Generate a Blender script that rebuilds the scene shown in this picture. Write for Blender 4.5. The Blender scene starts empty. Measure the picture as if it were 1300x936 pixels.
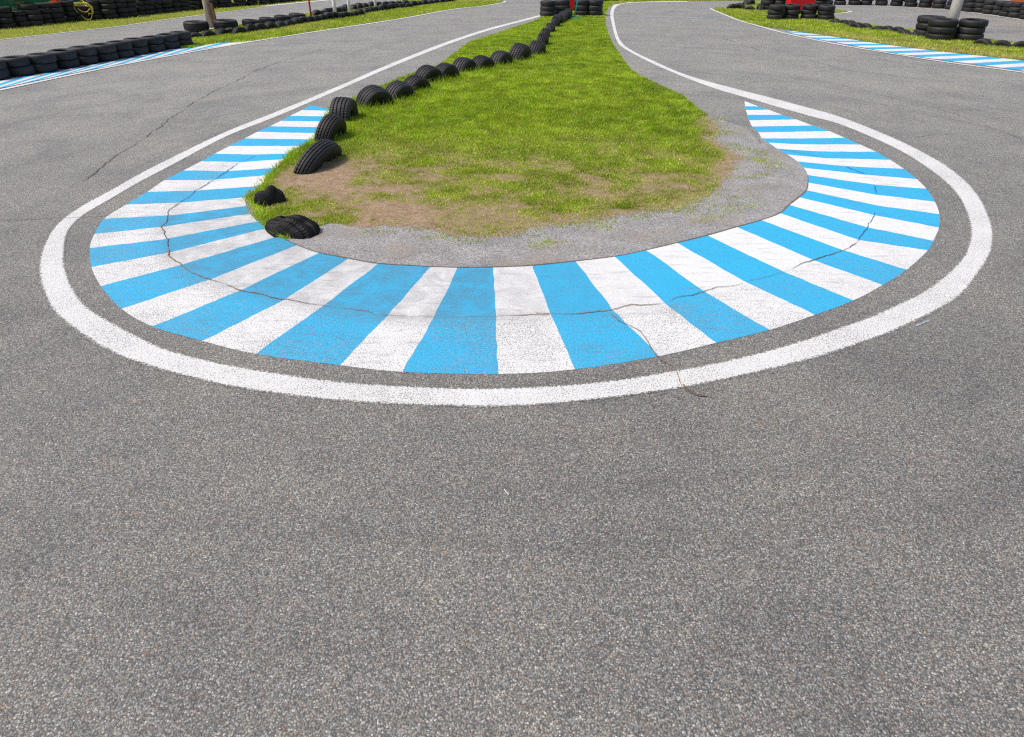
import bpy, bmesh, math, random
import numpy as np
from mathutils import Vector, Matrix
random.seed(11); rng = np.random.default_rng(5)
sc = bpy.context.scene
col = sc.collection

# ------------------------------------------------------------------ camera
H, PITCH, F, CX, CY = 2.5, math.radians(30), 867.0, 650.0, 422.0
cam = bpy.data.cameras.new('camera'); camo = bpy.data.objects.new('camera', cam); col.objects.link(camo)
camo.location = (0, 0, H); camo.rotation_euler = (math.pi/2 - PITCH, 0, 0)
cam.sensor_width = 36; cam.lens = F/1300*36; cam.shift_y = -(468-CY)/1300
cam.clip_end = 3000; cam.clip_start = .05
sc.camera = camo
sp, cp = math.sin(PITCH), math.cos(PITCH)
def ray(x, y):
    dx = (x-CX)/F; dy = -(y-CY)/F
    return Vector((dx, cp + dy*sp, -sp + dy*cp))
def G(x, y, z=0.0):                    # point of the ground seen at photo pixel x, y
    d = ray(x, y); t = (z-H)/d.z
    return Vector((d.x*t, d.y*t, z))
def V(x, y, Y):                        # point on the upright plane Y = const
    d = ray(x, y); t = Y/d.y
    return Vector((d.x*t, Y, H + d.z*t))

# ------------------------------------------------------------------ object helpers
def tag(o, label=None, cat=None, group=None, kind=None):
    if label: o['label'] = label
    if cat: o['category'] = cat
    if group: o['group'] = group
    if kind: o['kind'] = kind
    return o
def empty(name, loc, label, cat, group=None):
    o = bpy.data.objects.new(name, None); col.objects.link(o); o.location = loc; o.empty_display_size = .2
    return tag(o, label, cat, group)
def link_bm(name, bm, m, parent=None, smooth=False):
    me = bpy.data.meshes.new(name); bm.to_mesh(me); bm.free()
    for mm in (m if isinstance(m, (list, tuple)) else [m]): me.materials.append(mm)
    if smooth:
        for p in me.polygons: p.use_smooth = True
    o = bpy.data.objects.new(name, me); col.objects.link(o)
    if parent: o.parent = parent
    return o
def box(bm, c, s, bevel=0.0, rot=None):
    r = bmesh.ops.create_cube(bm, size=1.0)
    vs = r['verts']
    bmesh.ops.scale(bm, vec=s, verts=vs)
    if bevel:
        es = list({e for v in vs for e in v.link_edges})
        rb = bmesh.ops.bevel(bm, geom=es, offset=bevel, segments=2, affect='EDGES')
        vs = list({v for f in rb['faces'] for v in f.verts} | {v for v in vs if v.is_valid})
    if rot: bmesh.ops.rotate(bm, verts=vs, cent=(0,0,0), matrix=rot)
    bmesh.ops.translate(bm, verts=vs, vec=c)
def tube(bm, pts, rad, n=8, cap=True):
    rings = []
    for i, p in enumerate(pts):
        a = pts[max(0, i-1)]; b = pts[min(len(pts)-1, i+1)]
        d = (Vector(b)-Vector(a)).normalized()
        u = d.cross(Vector((0, 0, 1)) if abs(d.z) < .9 else Vector((1, 0, 0))).normalized(); w = d.cross(u)
        r = rad[i] if isinstance(rad, (list, tuple)) else rad
        rings.append([bm.verts.new(Vector(p) + u*math.cos(2*math.pi*k/n)*r + w*math.sin(2*math.pi*k/n)*r) for k in range(n)])
    for a, b in zip(rings, rings[1:]):
        for k in range(n): bm.faces.new((a[k], a[(k+1) % n], b[(k+1) % n], b[k]))
    if cap:
        bm.faces.new(rings[0][::-1]); bm.faces.new(rings[-1])
def catmull(P, n=8, closed=False):
    P = [np.array(p[:2] if len(p) > 2 else p, float) for p in P]; out = []
    N = len(P)
    for i in range(N if closed else N-1):
        p0 = P[i-1] if (closed or i > 0) else 2*P[0]-P[1]
        p1 = P[i]; p2 = P[(i+1) % N]
        p3 = P[(i+2) % N] if (closed or i+2 < N) else 2*P[-1]-P[-2]
        for k in range(n):
            t = k/n
            out.append(.5*((2*p1)+(-p0+p2)*t+(2*p0-5*p1+4*p2-p3)*t*t+(-p0+3*p1-3*p2+p3)*t**3))
    if not closed: out.append(P[-1])
    return np.array(out)
def resample(P, step=None, n=None):
    P = np.asarray(P); d = np.r_[0, np.cumsum(np.hypot(*np.diff(P, axis=0).T))]
    n = n or max(2, int(d[-1]/step)+1)
    s = np.linspace(0, d[-1], n)
    return np.c_[np.interp(s, d, P[:, 0]), np.interp(s, d, P[:, 1])], s
def ground_pts(px): return [G(*p)[:2] for p in px]
def inside(poly, X, Y):
    poly = np.asarray(poly); r = np.zeros(len(X), bool); j = len(poly)-1
    for i in range(len(poly)):
        xi, yi = poly[i]; xj, yj = poly[j]
        if yi != yj:
            c = ((yi > Y) != (yj > Y)) & (X < (xj-xi)*(Y-yi)/(yj-yi)+xi); r ^= c
        j = i
    return r

# ------------------------------------------------------------------ materials
class NT:
    def __init__(s, name):
        s.m = bpy.data.materials.new(name); s.m.use_nodes = True; s.t = s.m.node_tree; s.n = s.t.nodes; s.n.clear()
        s.out = s.n.new('ShaderNodeOutputMaterial'); s.tc = s.n.new('ShaderNodeTexCoord')
    def new(s, t, **k):
        n = s.n.new(t)
        for a, b in k.items(): setattr(n, a, b)
        return n
    def l(s, a, b): s.t.links.new(a, b)
    def setin(s, sock, v):
        if hasattr(v, 'is_linked') or isinstance(v, bpy.types.NodeSocket): s.l(v, sock)
        else: sock.default_value = v
    def noise(s, scale, detail=4, rough=.55, vec=None, dist=0):
        n = s.new('ShaderNodeTexNoise'); n.inputs['Scale'].default_value = scale; n.inputs['Detail'].default_value = detail
        n.inputs['Roughness'].default_value = rough; n.inputs['Distortion'].default_value = dist
        s.l(vec or s.tc.outputs['Object'], n.inputs['Vector']); return n.outputs['Fac']
    def vor(s, scale, out='Color', vec=None, feature='F1'):
        n = s.new('ShaderNodeTexVoronoi', feature=feature); n.inputs['Scale'].default_value = scale
        s.l(vec or s.tc.outputs['Object'], n.inputs['Vector']); return n.outputs[out]
    def ramp(s, fac, stops, interp='LINEAR'):
        n = s.new('ShaderNodeValToRGB'); n.color_ramp.interpolation = interp
        e = n.color_ramp.elements
        while len(e) < len(stops): e.new(.5)
        for el, (p, c) in zip(e, stops):
            el.position = p; el.color = (c, c, c, 1) if isinstance(c, (int, float)) else (*c, 1)
        s.l(fac, n.inputs['Fac']); return n.outputs['Color']
    def mix(s, f, a, b, mode='MIX'):
        n = s.new('ShaderNodeMix', data_type='RGBA', blend_type=mode)
        for sock, v in ((n.inputs[0], f), (n.inputs[6], a), (n.inputs[7], b)):
            if isinstance(v, tuple): v = (*v, 1)[:4]
            s.setin(sock, v)
        return n.outputs[2]
    def math(s, op, a, b=0.0, clamp=False):
        n = s.new('ShaderNodeMath', operation=op, use_clamp=clamp); s.setin(n.inputs[0], a); s.setin(n.inputs[1], b); return n.outputs[0]
    def bw(s, c):
        n = s.new('ShaderNodeSeparateColor'); s.l(c, n.inputs[0]); return n.outputs[0]
    def bump(s, h, strength=.5, dist=.01):
        n = s.new('ShaderNodeBump'); n.inputs['Strength'].default_value = strength; n.inputs['Distance'].default_value = dist
        s.l(h, n.inputs['Height']); return n.outputs['Normal']
    def bsdf(s, c, rough=.8, nrm=None, spec=.4):
        b = s.new('ShaderNodeBsdfPrincipled'); 
        s.setin(b.inputs['Base Color'], (*c, 1) if isinstance(c, tuple) else c); s.setin(b.inputs['Roughness'], rough)
        s.setin(b.inputs['Specular IOR Level'], spec)
        if nrm: s.l(nrm, b.inputs['Normal'])
        return b.outputs[0]
    def done(s, sh): s.l(sh, s.out.inputs['Surface']); return s.m
    def uv(s):
        n = s.new('ShaderNodeSeparateXYZ'); s.l(s.tc.outputs['UV'], n.inputs[0]); return n.outputs[0], n.outputs[1]
    def attr(s, name):
        n = s.new('ShaderNodeAttribute'); n.attribute_name = name; return n.outputs['Color'], n.outputs['Fac']

def asphalt(t, tint=(1, 1, 1)):
    """aggregate surface: (colour, height)"""
    v = t.new('ShaderNodeTexVoronoi'); v.inputs['Scale'].default_value = 138
    t.l(t.tc.outputs['Object'], v.inputs['Vector'])
    sep = t.new('ShaderNodeSeparateColor'); t.l(v.outputs['Color'], sep.inputs[0])
    fine = t.noise(300, 2, .75)
    c1 = t.ramp(sep.outputs[0], [(0, (.078, .079, .08)), (.22, (.125, .122, .118)), (.5, (.18, .173, .163)), (.8, (.255, .244, .228)), (.95, (.32, .31, .295)), (1, (.46, .45, .435))])
    c = t.mix(1, c1, t.ramp(fine, [(.30, .66), (.5, 1.0), (.64, 1.16), (.74, 1.38)]), 'MULTIPLY')
    c = t.mix(t.ramp(sep.outputs[1], [(.90, 0), (.91, .55)], 'CONSTANT'), c, (.25, .15, .085))
    c = t.mix(t.ramp(sep.outputs[2], [(.88, 0), (.89, .6)], 'CONSTANT'), c, (.07, .09, .105))
    d = v.outputs['Distance']
    c = t.mix(t.ramp(d, [(.42, 0), (.75, .7)]), c, (.045, .043, .041))
    mid = t.noise(.9, 7, .66, dist=.4)
    c = t.mix(1, c, t.ramp(mid, [(.3, (.80, .81, .84)), (.5, (1, 1, 1)), (.7, (1.14, 1.12, 1.08))]), 'MULTIPLY')
    h = t.math('SUBTRACT', t.math('MULTIPLY', fine, .7), d)
    # rubber laid down along the driven line round the bend
    sxy = t.new('ShaderNodeSeparateXYZ'); t.l(t.tc.outputs['Object'], sxy.inputs[0])
    xx = sxy.outputs[0]; yy = t.math('SUBTRACT', sxy.outputs[1], 8.2)
    rr = t.math('SQRT', t.math('ADD', t.math('MULTIPLY', xx, xx), t.math('MULTIPLY', yy, yy)))
    cv = t.new('ShaderNodeCombineXYZ'); t.l(t.math('MULTIPLY', rr, 2.6), cv.inputs[0]); t.l(t.math('MULTIPLY', t.math('ARCTAN2', yy, xx), 1.6), cv.inputs[1])
    lay = t.noise(1.0, 4, .62, cv.outputs[0])
    c = t.mix(1, c, t.ramp(lay, [(.28, (.84, .84, .85)), (.48, (1, 1, 1)), (.72, (1.05, 1.05, 1.04))]), 'MULTIPLY')
    # grazing sky sheen painted into the colour: paler with distance
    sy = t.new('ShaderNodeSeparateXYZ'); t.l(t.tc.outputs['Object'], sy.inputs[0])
    far_sheen = t.math('ADD', t.math('MULTIPLY', sy.outputs[1], 1/16), t.math('MULTIPLY', t.math('SUBTRACT', mid, .5), .35))
    c = t.mix(1, c, t.ramp(far_sheen, [(.22, (1, 1, 1)), (.9, (1.40, 1.42, 1.42))]), 'MULTIPLY')
    c = t.mix(1, c, tint, 'MULTIPLY')
    return c, h
M = {}
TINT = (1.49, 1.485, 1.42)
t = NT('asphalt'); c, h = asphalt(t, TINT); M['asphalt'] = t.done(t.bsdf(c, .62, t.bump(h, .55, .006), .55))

def paint(name, base, edge=True, speck=.5, kerb=False):
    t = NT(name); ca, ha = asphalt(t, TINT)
    u, v = t.uv()
    c = t.mix(t.ramp(t.noise(3.2, 7, .72), [(.42, 0), (.75, .30)]), base, tuple(x*.70+.02 for x in base))
    c = t.mix(t.ramp(t.noise(42, 4, .7), [(.45, 0), (.75, .22)]), c, tuple(x*.66+.02 for x in base))
    # paint lies thin in the pits between stones and is lost there
    p = t.noise(115, 2, .6)
    wear = t.noise(1.3, 4, .6)
    pit = t.math('ADD', p, t.math('MULTIPLY', t.math('SUBTRACT', wear, .5), .25))
    pit = t.ramp(pit, [(.36+.07*speck, .85), (.42+.07*speck, 0)])
    if kerb:
        wc, wf = t.attr('wear')
        sw = t.new('ShaderNodeSeparateColor'); t.l(wc, sw.inputs[0])
        rough_side = sw.outputs[0]; grime = sw.outputs[1]
        pit = t.math('MULTIPLY', t.bw(pit), t.math('MAXIMUM', rough_side, .12))
        c = t.mix(t.math('MULTIPLY', grime, t.bw(t.ramp(t.noise(5, 6, .7, dist=.8), [(.3, .1), (.62, 1)]))), c, tuple(x*.55+.05 for x in base))
        # tyre scuffs
        mp = t.new('ShaderNodeMapping'); mp.inputs['Scale'].default_value = (1.3, 9, 1); mp.inputs['Rotation'].default_value = (0, 0, .15)
        t.l(t.tc.outputs['Object'], mp.inputs['Vector'])
        c = t.mix(t.ramp(t.noise(2.2, 5, .7, mp.outputs[0]), [(.53, 0), (.70, .38)]), c, (.16, .15, .15))
        keep = t.math('SUBTRACT', 1.0, pit)
    else:
        keep = t.math('SUBTRACT', 1.0, t.bw(pit))
    if edge:
        ed = t.math('MULTIPLY', t.math('SUBTRACT', .5, t.math('ABSOLUTE', t.math('SUBTRACT', v, .5))), 1.0)
        ed = t.math('ADD', ed, t.math('MULTIPLY', t.math('SUBTRACT', t.noise(55, 3, .75), .5), .42))
        keep = t.math('MULTIPLY', keep, t.bw(t.ramp(ed, [(.075, 0), (.095, 1)])))
    cc = t.mix(keep, ca, c)
    hh = t.math('ADD', t.math('MULTIPLY', ha, .75), t.math('MULTIPLY', keep, .12))
    return t.done(t.bsdf(cc, .6, t.bump(hh, .5, .005), .4))
WHITE = (.82, .82, .80); BLUE = (.035, .49, .83)
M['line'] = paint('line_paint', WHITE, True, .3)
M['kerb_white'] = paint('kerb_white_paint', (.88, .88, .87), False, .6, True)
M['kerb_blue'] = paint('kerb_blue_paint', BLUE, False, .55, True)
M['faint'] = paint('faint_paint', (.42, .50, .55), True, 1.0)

t = NT('concrete'); a = t.bw(t.vor(120)); 
c = t.ramp(a, [(0, (.18, .172, .168)), (.5, (.345, .332, .325)), (.9, (.46, .447, .44)), (1, (.60, .59, .58))])
c = t.mix(1, c, t.ramp(t.noise(3.2, 6, .65), [(.3, .78), (.7, 1.18)]), 'MULTIPLY')
c = t.mix(t.ramp(t.noise(1.4, 5, .6), [(.50, 0), (.66, .55)]), c, (.33, .275, .215))
M['concrete'] = t.done(t.bsdf(c, .85, t.bump(t.math('ADD', a, t.noise(20, 4)), .5, .012), .3))

t = NT('soil'); n1 = t.noise(9, 9, .78, dist=.5); n2 = t.noise(2.0, 5, .6)
c = t.ramp(n1, [(.3, (.22, .14, .085)), (.55, (.42, .30, .20)), (.75, (.56, .44, .32))])
dirt = t.attr('dirt')[1]
g = t.ramp(t.noise(30, 5, .7), [(.3, (.12, .15, .012)), (.7, (.26, .30, .03))])
c = t.mix(dirt, g, c)
M['soil'] = t.done(t.bsdf(c, .95, t.bump(t.math('ADD', n1, t.math('MULTIPLY', t.noise(70, 3), .5)), .7, .03), .2))

t = NT('verge_soil'); c = t.ramp(t.noise(9, 6, .7), [(.3, (.15, .19, .014)), (.6, (.26, .29, .03)), (.8, (.40, .33, .12))])
M['verge'] = t.done(t.bsdf(c, .95, t.bump(t.noise(40, 4), .5, .02), .2))
t = NT('field'); c = t.ramp(t.noise(.5, 6, .7), [(.3, (.05, .08, .012)), (.7, (.12, .13, .03))]); M['field'] = t.done(t.bsdf(c, .95, None, .2))

t = NT('grass_blade'); cc, _ = t.attr('tint')
b1 = t.new('ShaderNodeBsdfDiffuse'); t.l(cc, b1.inputs[0]); b2 = t.new('ShaderNodeBsdfTranslucent'); t.l(t.mix(1, cc, (1.1, 1.15, .6), 'MULTIPLY'), b2.inputs[0])
ms = t.new('ShaderNodeMixShader'); ms.inputs[0].default_value = .4; t.l(b1.outputs[0], ms.inputs[1]); t.l(b2.outputs[0], ms.inputs[2])
M['blade'] = t.done(ms.outputs[0])

t = NT('rubber'); n = t.noise(6, 5, .65); oi = t.new('ShaderNodeObjectInfo')
c = t.ramp(n, [(.3, (.009, .009, .010)), (.6, (.017, .017, .019)), (.8, (.04, .038, .036))])
geo = t.new('ShaderNodeNewGeometry'); sx = t.new('ShaderNodeSeparateXYZ'); t.l(geo.outputs['Normal'], sx.inputs[0])
dust = t.math('MULTIPLY', t.bw(t.ramp(sx.outputs[2], [(.3, 0), (1, .28)])), t.bw(t.ramp(t.noise(11, 4, .7), [(.35, .1), (.7, .8)])))
c = t.mix(dust, c, (.13, .125, .12))
c = t.mix(1, c, t.ramp(oi.outputs['Random'], [(0, .7), (1, 1.5)]), 'MULTIPLY')
M['rubber'] = t.done(t.bsdf(c, t.math('ADD', .45, t.math('MULTIPLY', n, .3)), t.bump(t.noise(60, 3), .15, .004), .45))

def simple(name, base, rough=.5, var=.25, scale=6, metal=0):
    t = NT(name); c = t.mix(1, base, t.ramp(t.noise(scale, 5, .65), [(.3, 1-var), (.7, 1+var*.4)]), 'MULTIPLY')
    b = t.bsdf(c, rough, t.bump(t.noise(scale*8, 3), .1, .003), .4)
    return t.done(b)
M['crack'] = simple('crack_dirt', (.20, .16, .125), .95, .5, 20)
M['crack_dark'] = simple('crack_grey_brown', (.18, .16, .14), .95, .4, 20)  # greyer brown for some of the cracks
M['rust'] = simple('rusty_soil', (.30, .20, .125), .95, .5, 14)
M['crack_blue'] = simple('crack_blue_paint', (.02, .22, .5), .9, .4, 20)
M['clod'] = simple('soil_clod', (.40, .28, .18), .95, .6, 30); M['gravel'] = simple('gravel_stone', (.40, .385, .37), .9, .7, 40)
M['skid'] = simple('skid_rubber', (.12, .115, .11), .8, .4, 14)
M['green_sheet'] = simple('green_fence_paint', (.012, .20, .075), .5, .3, 3)
M['red'] = simple('red_paint', (.66, .012, .015), .4, .15, 3)
M['red_post'] = simple('red_post_paint', (.48, .045, .045), .5, .3, 8)
M['white_post'] = simple('white_post_paint', (.93, .92, .90), .5, .15, 5)
M['board'] = simple('pale_board', (.62, .74, .78), .5, .15, 4)
M['teal'] = simple('teal_paint', (.02, .46, .46), .4, .15, 6)
M['orange'] = simple('orange_plastic', (.75, .10, .03), .45, .15, 6)
M['hose'] = simple('yellow_hose', (.72, .58, .10), .45, .2, 6)
M['terra'] = simple('terracotta_panel', (.42, .10, .035), .8, .3, 2)
M['leaf'] = simple('plant_leaf', (.05, .10, .02), .6, .5, 9)
M['stem'] = simple('plant_stem', (.10, .075, .04), .8, .3, 9)
t = NT('post_wood'); mp = t.new('ShaderNodeMapping'); mp.inputs['Scale'].default_value = (14, 14, .9); t.l(t.tc.outputs['Object'], mp.inputs['Vector'])
c = t.ramp(t.noise(2.2, 6, .7, mp.outputs[0]), [(.3, (.24, .17, .11)), (.5, (.48, .38, .27)), (.75, (.60, .52, .40))])
M['wood'] = t.done(t.bsdf(c, .8, t.bump(t.noise(3, 5, .6, mp.outputs[0]), .3, .01), .3))
M['old_wood'] = simple('old_wood', (.22, .125, .07), .85, .5, 10)
M['steel'] = simple('pole_concrete', (.52, .50, .47), .7, .2, 4)

# ------------------------------------------------------------------ ground sheets
def sheet(name, poly, z, m, kind='structure'):
    from mathutils.geometry import delaunay_2d_cdt
    n = len(poly); vs, es, fs, *_ = delaunay_2d_cdt([Vector(p) for p in poly], [(a, (a+1) % n) for a in range(n)], [], 1, 1e-5)
    bm = bmesh.new(); bv = [bm.verts.new((v.x, v.y, z)) for v in vs]
    for f in fs: bm.faces.new([bv[q] for q in f])
    bm.normal_update(); fl = [f for f in bm.faces if f.normal.z < 0]
    if fl: bmesh.ops.reverse_faces(bm, faces=fl)
    return tag(link_bm(name, bm, m), kind=kind)
sheet('ground', [(-900, -900), (900, -900), (900, 900), (-900, 900)], -.006, M['field'])
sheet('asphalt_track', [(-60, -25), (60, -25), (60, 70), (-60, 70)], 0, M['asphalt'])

def ribbon(name, A, B, z, m, step=.05, jitter=0.0, kind='structure', uvlen=True):
    """strip between two world polylines given at matching parameters"""
    n = max(len(A), 2)
    bm = bmesh.new(); uvl = bm.loops.layers.uv.new('UVMap')
    va, vb = [], []
    for i in range(n):
        va.append(bm.verts.new((A[i][0], A[i][1], z))); vb.append(bm.verts.new((B[i][0], B[i][1], z)))
    s = 0
    for i in range(n-1):
        ds = math.hypot(A[i+1][0]-A[i][0], A[i+1][1]-A[i][1])
        f = bm.faces.new((va[i], va[i+1], vb[i+1], vb[i]))
        for lp, uv in zip(f.loops, ((s, 0), (s+ds, 0), (s+ds, 1), (s, 1))): lp[uvl].uv = uv
        s += ds
    bm.normal_update()
    fl = [f for f in bm.faces if f.normal.z < 0]
    if fl: bmesh.ops.reverse_faces(bm, faces=fl)
    return tag(link_bm(name, bm, m), kind=kind)
def edge_pair(name, pxA, pxB, z, m, n=300):
    A, _ = resample(catmull(ground_pts(pxA), 10), n=n); B, _ = resample(catmull(ground_pts(pxB), 10), n=n)
    return ribbon(name, A, B, z, m)
def offset_line(name, px, width, z, m, step=.15, smooth=True):
    P = ground_pts(px); P = catmull(P, 10) if smooth else np.array(P); P, _ = resample(P, step)
    T = np.gradient(P, axis=0); T /= np.hypot(*T.T)[:, None]+1e-9; N = np.c_[-T[:, 1], T[:, 0]]
    w = width if not isinstance(width, tuple) else np.interp(np.linspace(0, 1, len(P)), np.linspace(0, 1, len(width)), width)[:, None]
    return ribbon(name, P-N*w/2, P+N*w/2, z, m)

# white edge line round the hairpin (outer and inner edge as two curves)
OUT = [(686,18.8),(660,25.8),(621,35.8),(585.7,46.8),(550,59.3),(490,83),(442.9,103.5),(399,122),(345.9,143.5),(289,166),(220,198.5),(176,221),(139.8,241.5),(101.3,262.5),(71.6,285.2),(54.2,313.1),(48.4,340),(53,368),(67,396),(98,422.3),(132,444),(181.6,463.8),(264,485.8),(341,499.6),(440,510.6),(550,516),(650,516.8),(760,507.8),(870,492.4),(980,469.3),(1062.7,447.3),(1145.3,417),(1216.8,378.5),(1246,343),(1259,320),(1262,299.4),(1257.5,276.7),(1241.6,246),(1216.7,220.5),(1185,199.7),(1135,174.8),(1067.2,147.8),(1020,134.5),(976.5,122.9),(930,111.3),(886,99.6),(862,91.5),(840.2,82),(802.3,64),(787.2,50.3),(780.9,30.3),(779.6,15.1),(784.7,7.6),(797.3,4.0),(830,3.0),(875,2.6)]
INN = [(686,21.4),(660,28.3),(621,38.8),(585.7,50.6),(550,64),(490,88.3),(442.9,109),(399,128),(345.9,150.5),(289,173),(220,209.4),(176,232.5),(139.8,253.7),(104.8,274.7),(87.4,293.9),(82.8,316.6),(84.5,342),(95.5,368),(116,392),(159.6,417),(209,441.2),(275,459),(352,472.5),(440,484.2),(550,490.8),(650,491.5),(760,484.2),(859,469.3),(952.7,450),(1035.2,425.3),(1117.8,395),(1178.3,364.8),(1212,337),(1226,318),(1231.2,294.8),(1225.8,270),(1212.2,245),(1185,220),(1135,188.4),(1067.2,158.9),(1030,148.8),(989.8,137.5),(940.3,123),(905,112.4),(875,101),(850,90.6),(827.6,80.7),(792.2,61.8),(782.1,50.5),(775.8,27.8),(774.6,15),(779.6,6.3),(794,2.9),(828,2.0),(875,1.6)]
def pair_pts():
    # match inner points to outer ones by ground distance along each curve
    A = catmull(ground_pts(OUT), 12); B = catmull(ground_pts(INN), 12)
    A, _ = resample(A, n=900)
    B2, _ = resample(B, step=.01)
    idx = []
    j0 = 0
    for a in A:
        lo, hi = max(0, j0-60), min(len(B2), j0+260)
        d = np.hypot(B2[lo:hi, 0]-a[0], B2[lo:hi, 1]-a[1]); j0 = lo+int(np.argmin(d)); idx.append(j0)
    return A, B2[idx]
A_, B_ = pair_pts()
line = ribbon('track_edge_line', A_, B_, .0015, M['line'])

# striped kerb: boundaries of the stripes as (outer, middle, inner) photo points
def zA(x, y): return (220+x/5.795, 120+y/5.795)
def zB(x, y): return (100+x/4.6, 220+y/4.6)
def zC(x, y): return (200+x/4.6, 300+y/4.6)
def zD(x, y): return (440+x/4.6, 310+y/4.6)
def zE(x, y): return (680+x/4.6, 290+y/4.6)
def zF(x, y): return (880+x/4.6, 240+y/4.6)
def zG(x, y): return (930+x/4.6, 120+y/4.6)
KB = [(zA(1012,82), None, zA(1150,108)), (zA(945,116), None, zA(1160,122)), (zA(860,158), None, zA(1140,162)), (zA(790,195), None, zA(1115,200)),
 (zA(710,235), None, zA(1090,242)), (zA(618,276), None, zA(1065,286)), (zA(525,325), None, zA(1040,332)), (zA(415,380), None, zA(965,380)),
 (zA(305,437), zA(610,443), zA(865,435)), (zA(205,493), zA(505,499), zA(830,475)), (zA(75,560), zA(395,566), zA(765,540)), (zB(500,42), zA(300,629), zA(710,593)),
 (zB(400,110), zB(690,102), zB(1065,75)), (zB(275,185), zB(600,172), zB(978,142)), (zB(150,266), zB(535,247), zB(980,193)), (zB(92,355), zB(505,312), zB(1000,237)),
 (zB(65,438), zB(490,388), zB(1050,282)), (zB(75,550), zB(535,462), zB(1110,320)), (zB(130,660), zB(600,535), zB(1170,367)), (zB(250,793), zB(790,612), zB(1275,420)),
 (zB(430,895), zB(935,688), zC(945,97)), (zC(265,613), zC(745,370), zC(1115,130)), (zC(572,688), zC(965,408), zC(1290,160)), (zC(1062,754), zD(240,418), zD(490,132)),
 (zD(325,747), zD(510,427), zD(650,137)), (zD(883,760), zD(873,422), zD(857,135)), (zE(232,824), zD(1196,415), zD(1080,125)), (zE(722,747), zE(450,477), zE(235,192)),
 (zE(1052,670), zE(760,441), zE(460,165)), (zF(447,824), zE(997,377), zE(645,128)), (zF(712,736), zF(300,541), zE(825,85)), (zF(937,651), zF(530,486), zF(80,272)),
 (zF(1107,562), zF(705,419), zF(255,222)), (zF(1247,472), zF(880,360), zF(395,183)), (zG(1140,912), zG(740,851), zG(275,694)), (zG(1172,856), zG(775,774), zG(330,645)),
 (zG(1205,778), zG(825,705), zG(387,600)), (zG(1207,699), zG(845,650), zG(430,560)), (zG(1182,628), zG(835,586), zG(440,515)), (zG(1132,552), zG(830,528), zG(440,472)),
 (zG(1076,495), zG(775,470), zG(415,428)), (zG(1000,435), zG(652,419), zG(378,392)), (zG(920,382), zG(540,373), zG(320,352)), (zG(840,337), zG(500,333), zG(262,318)),
 (zG(745,293), zG(400,292), zG(210,283)), (zG(655,254), zG(400,258), zG(172,257)), (zG(565,215), None, zG(150,222)), (zG(465,182), None, zG(115,188)),
 (zG(375,147), None, zG(97,152)), (zG(290,120), None, zG(86,120)), (zG(210,90), None, zG(78,92)), (zG(150,70), None, zG(74,70)), (zG(76,41), None, zG(70,40))]
def kerb():
    bm = bmesh.new(); uvl = bm.loops.layers.uv.new('UVMap'); cl = bm.verts.layers.float_color.new('wear')
    NV = 14; rows = []
    for k, (o, m, i) in enumerate(KB):
        o, i = G(*o), G(*i); m = G(*m) if m else o*.5+i*.5
        d = (i-o); r = []
        for q in range(NV+1):
            v = q/NV
            p = o.lerp(m, v*2) if v < .5 else m.lerp(i, v*2-1)
            r.append(p)
        rows.append(r)
    O = [r[0] for r in rows]
    # refine each stripe along the curve with Catmull-Rom so the kerb edge is round
    NS = 6; K = len(rows)
    grid = []
    for k in range(K-1):
        for sidx in range(NS if k < K-2 else NS+1):
            tt = sidx/NS; r = []
            for q in range(NV+1):
                p1, p2 = rows[k][q], rows[k+1][q]
                p0 = rows[k-1][q] if k else p1*2-p2; p3 = rows[k+2][q] if k+2 < K else p2*2-p1
                p = .5*((2*p1)+(p2-p0)*tt+(2*p0-5*p1+4*p2-p3)*tt*tt+(3*p1-p0-3*p2+p3)*tt**3)
                if sidx == 0:   # hand painted: boundaries wander a few millimetres
                    w = (p2-p1).normalized(); p = p + w*random.uniform(-.006, .006)
                r.append(p)
            grid.append((k, r))
    vv = []
    for k, r in grid:
        line_ = []
        for q, p in enumerate(r):
            v = bm.verts.new((p.x, p.y, .0015)); f = q/NV
            rough = 1 - min(1, max(0, (f-.44)/.12))*.85
            if k > 34 or k < 9: rough *= .25
            elif k > 29: rough *= .6
            gr = 0
            if 12 <= k <= 27: gr = min(1, max(0, (f-.38)/.12))*min(1, (k-11)/3)*min(1, (28-k)/4)
            v[cl] = (rough, gr, 0, 1); line_.append(v)
        vv.append(line_)
    for a in range(len(vv)-1):
        k = grid[a][0]
        for q in range(NV):
            try: f = bm.faces.new((vv[a][q], vv[a+1][q], vv[a+1][q+1], vv[a][q+1]))
            except ValueError: continue
            f.material_index = 0 if k % 2 == 0 else 1
    bm.normal_update()
    fl = [f for f in bm.faces if f.normal.z < 0]
    if fl: bmesh.ops.reverse_faces(bm, faces=fl)
    return tag(link_bm('striped_kerb', bm, [M['kerb_blue'], M['kerb_white']]), kind='structure')
kerb()
IN_EDGE = [b[2] for b in KB]

# concrete apron between kerb and grass
apron_px = [zB(1110,320),(364,303)] + IN_EDGE[19:47] + [(966,183),(952,168),(938,160),(905,152),(885,180),(880,230),(800,262),(640,280),(500,270),(410,270),(385,285)]
sheet('concrete_apron', catmull(ground_pts(apron_px), 4, True), .0007, M['concrete'])
offset_line('soil_edge', IN_EDGE[18:40], (.004, .02, .012, .022, .008, .02, .012, .02, .004), .0045, M['crack'], .06)

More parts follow.
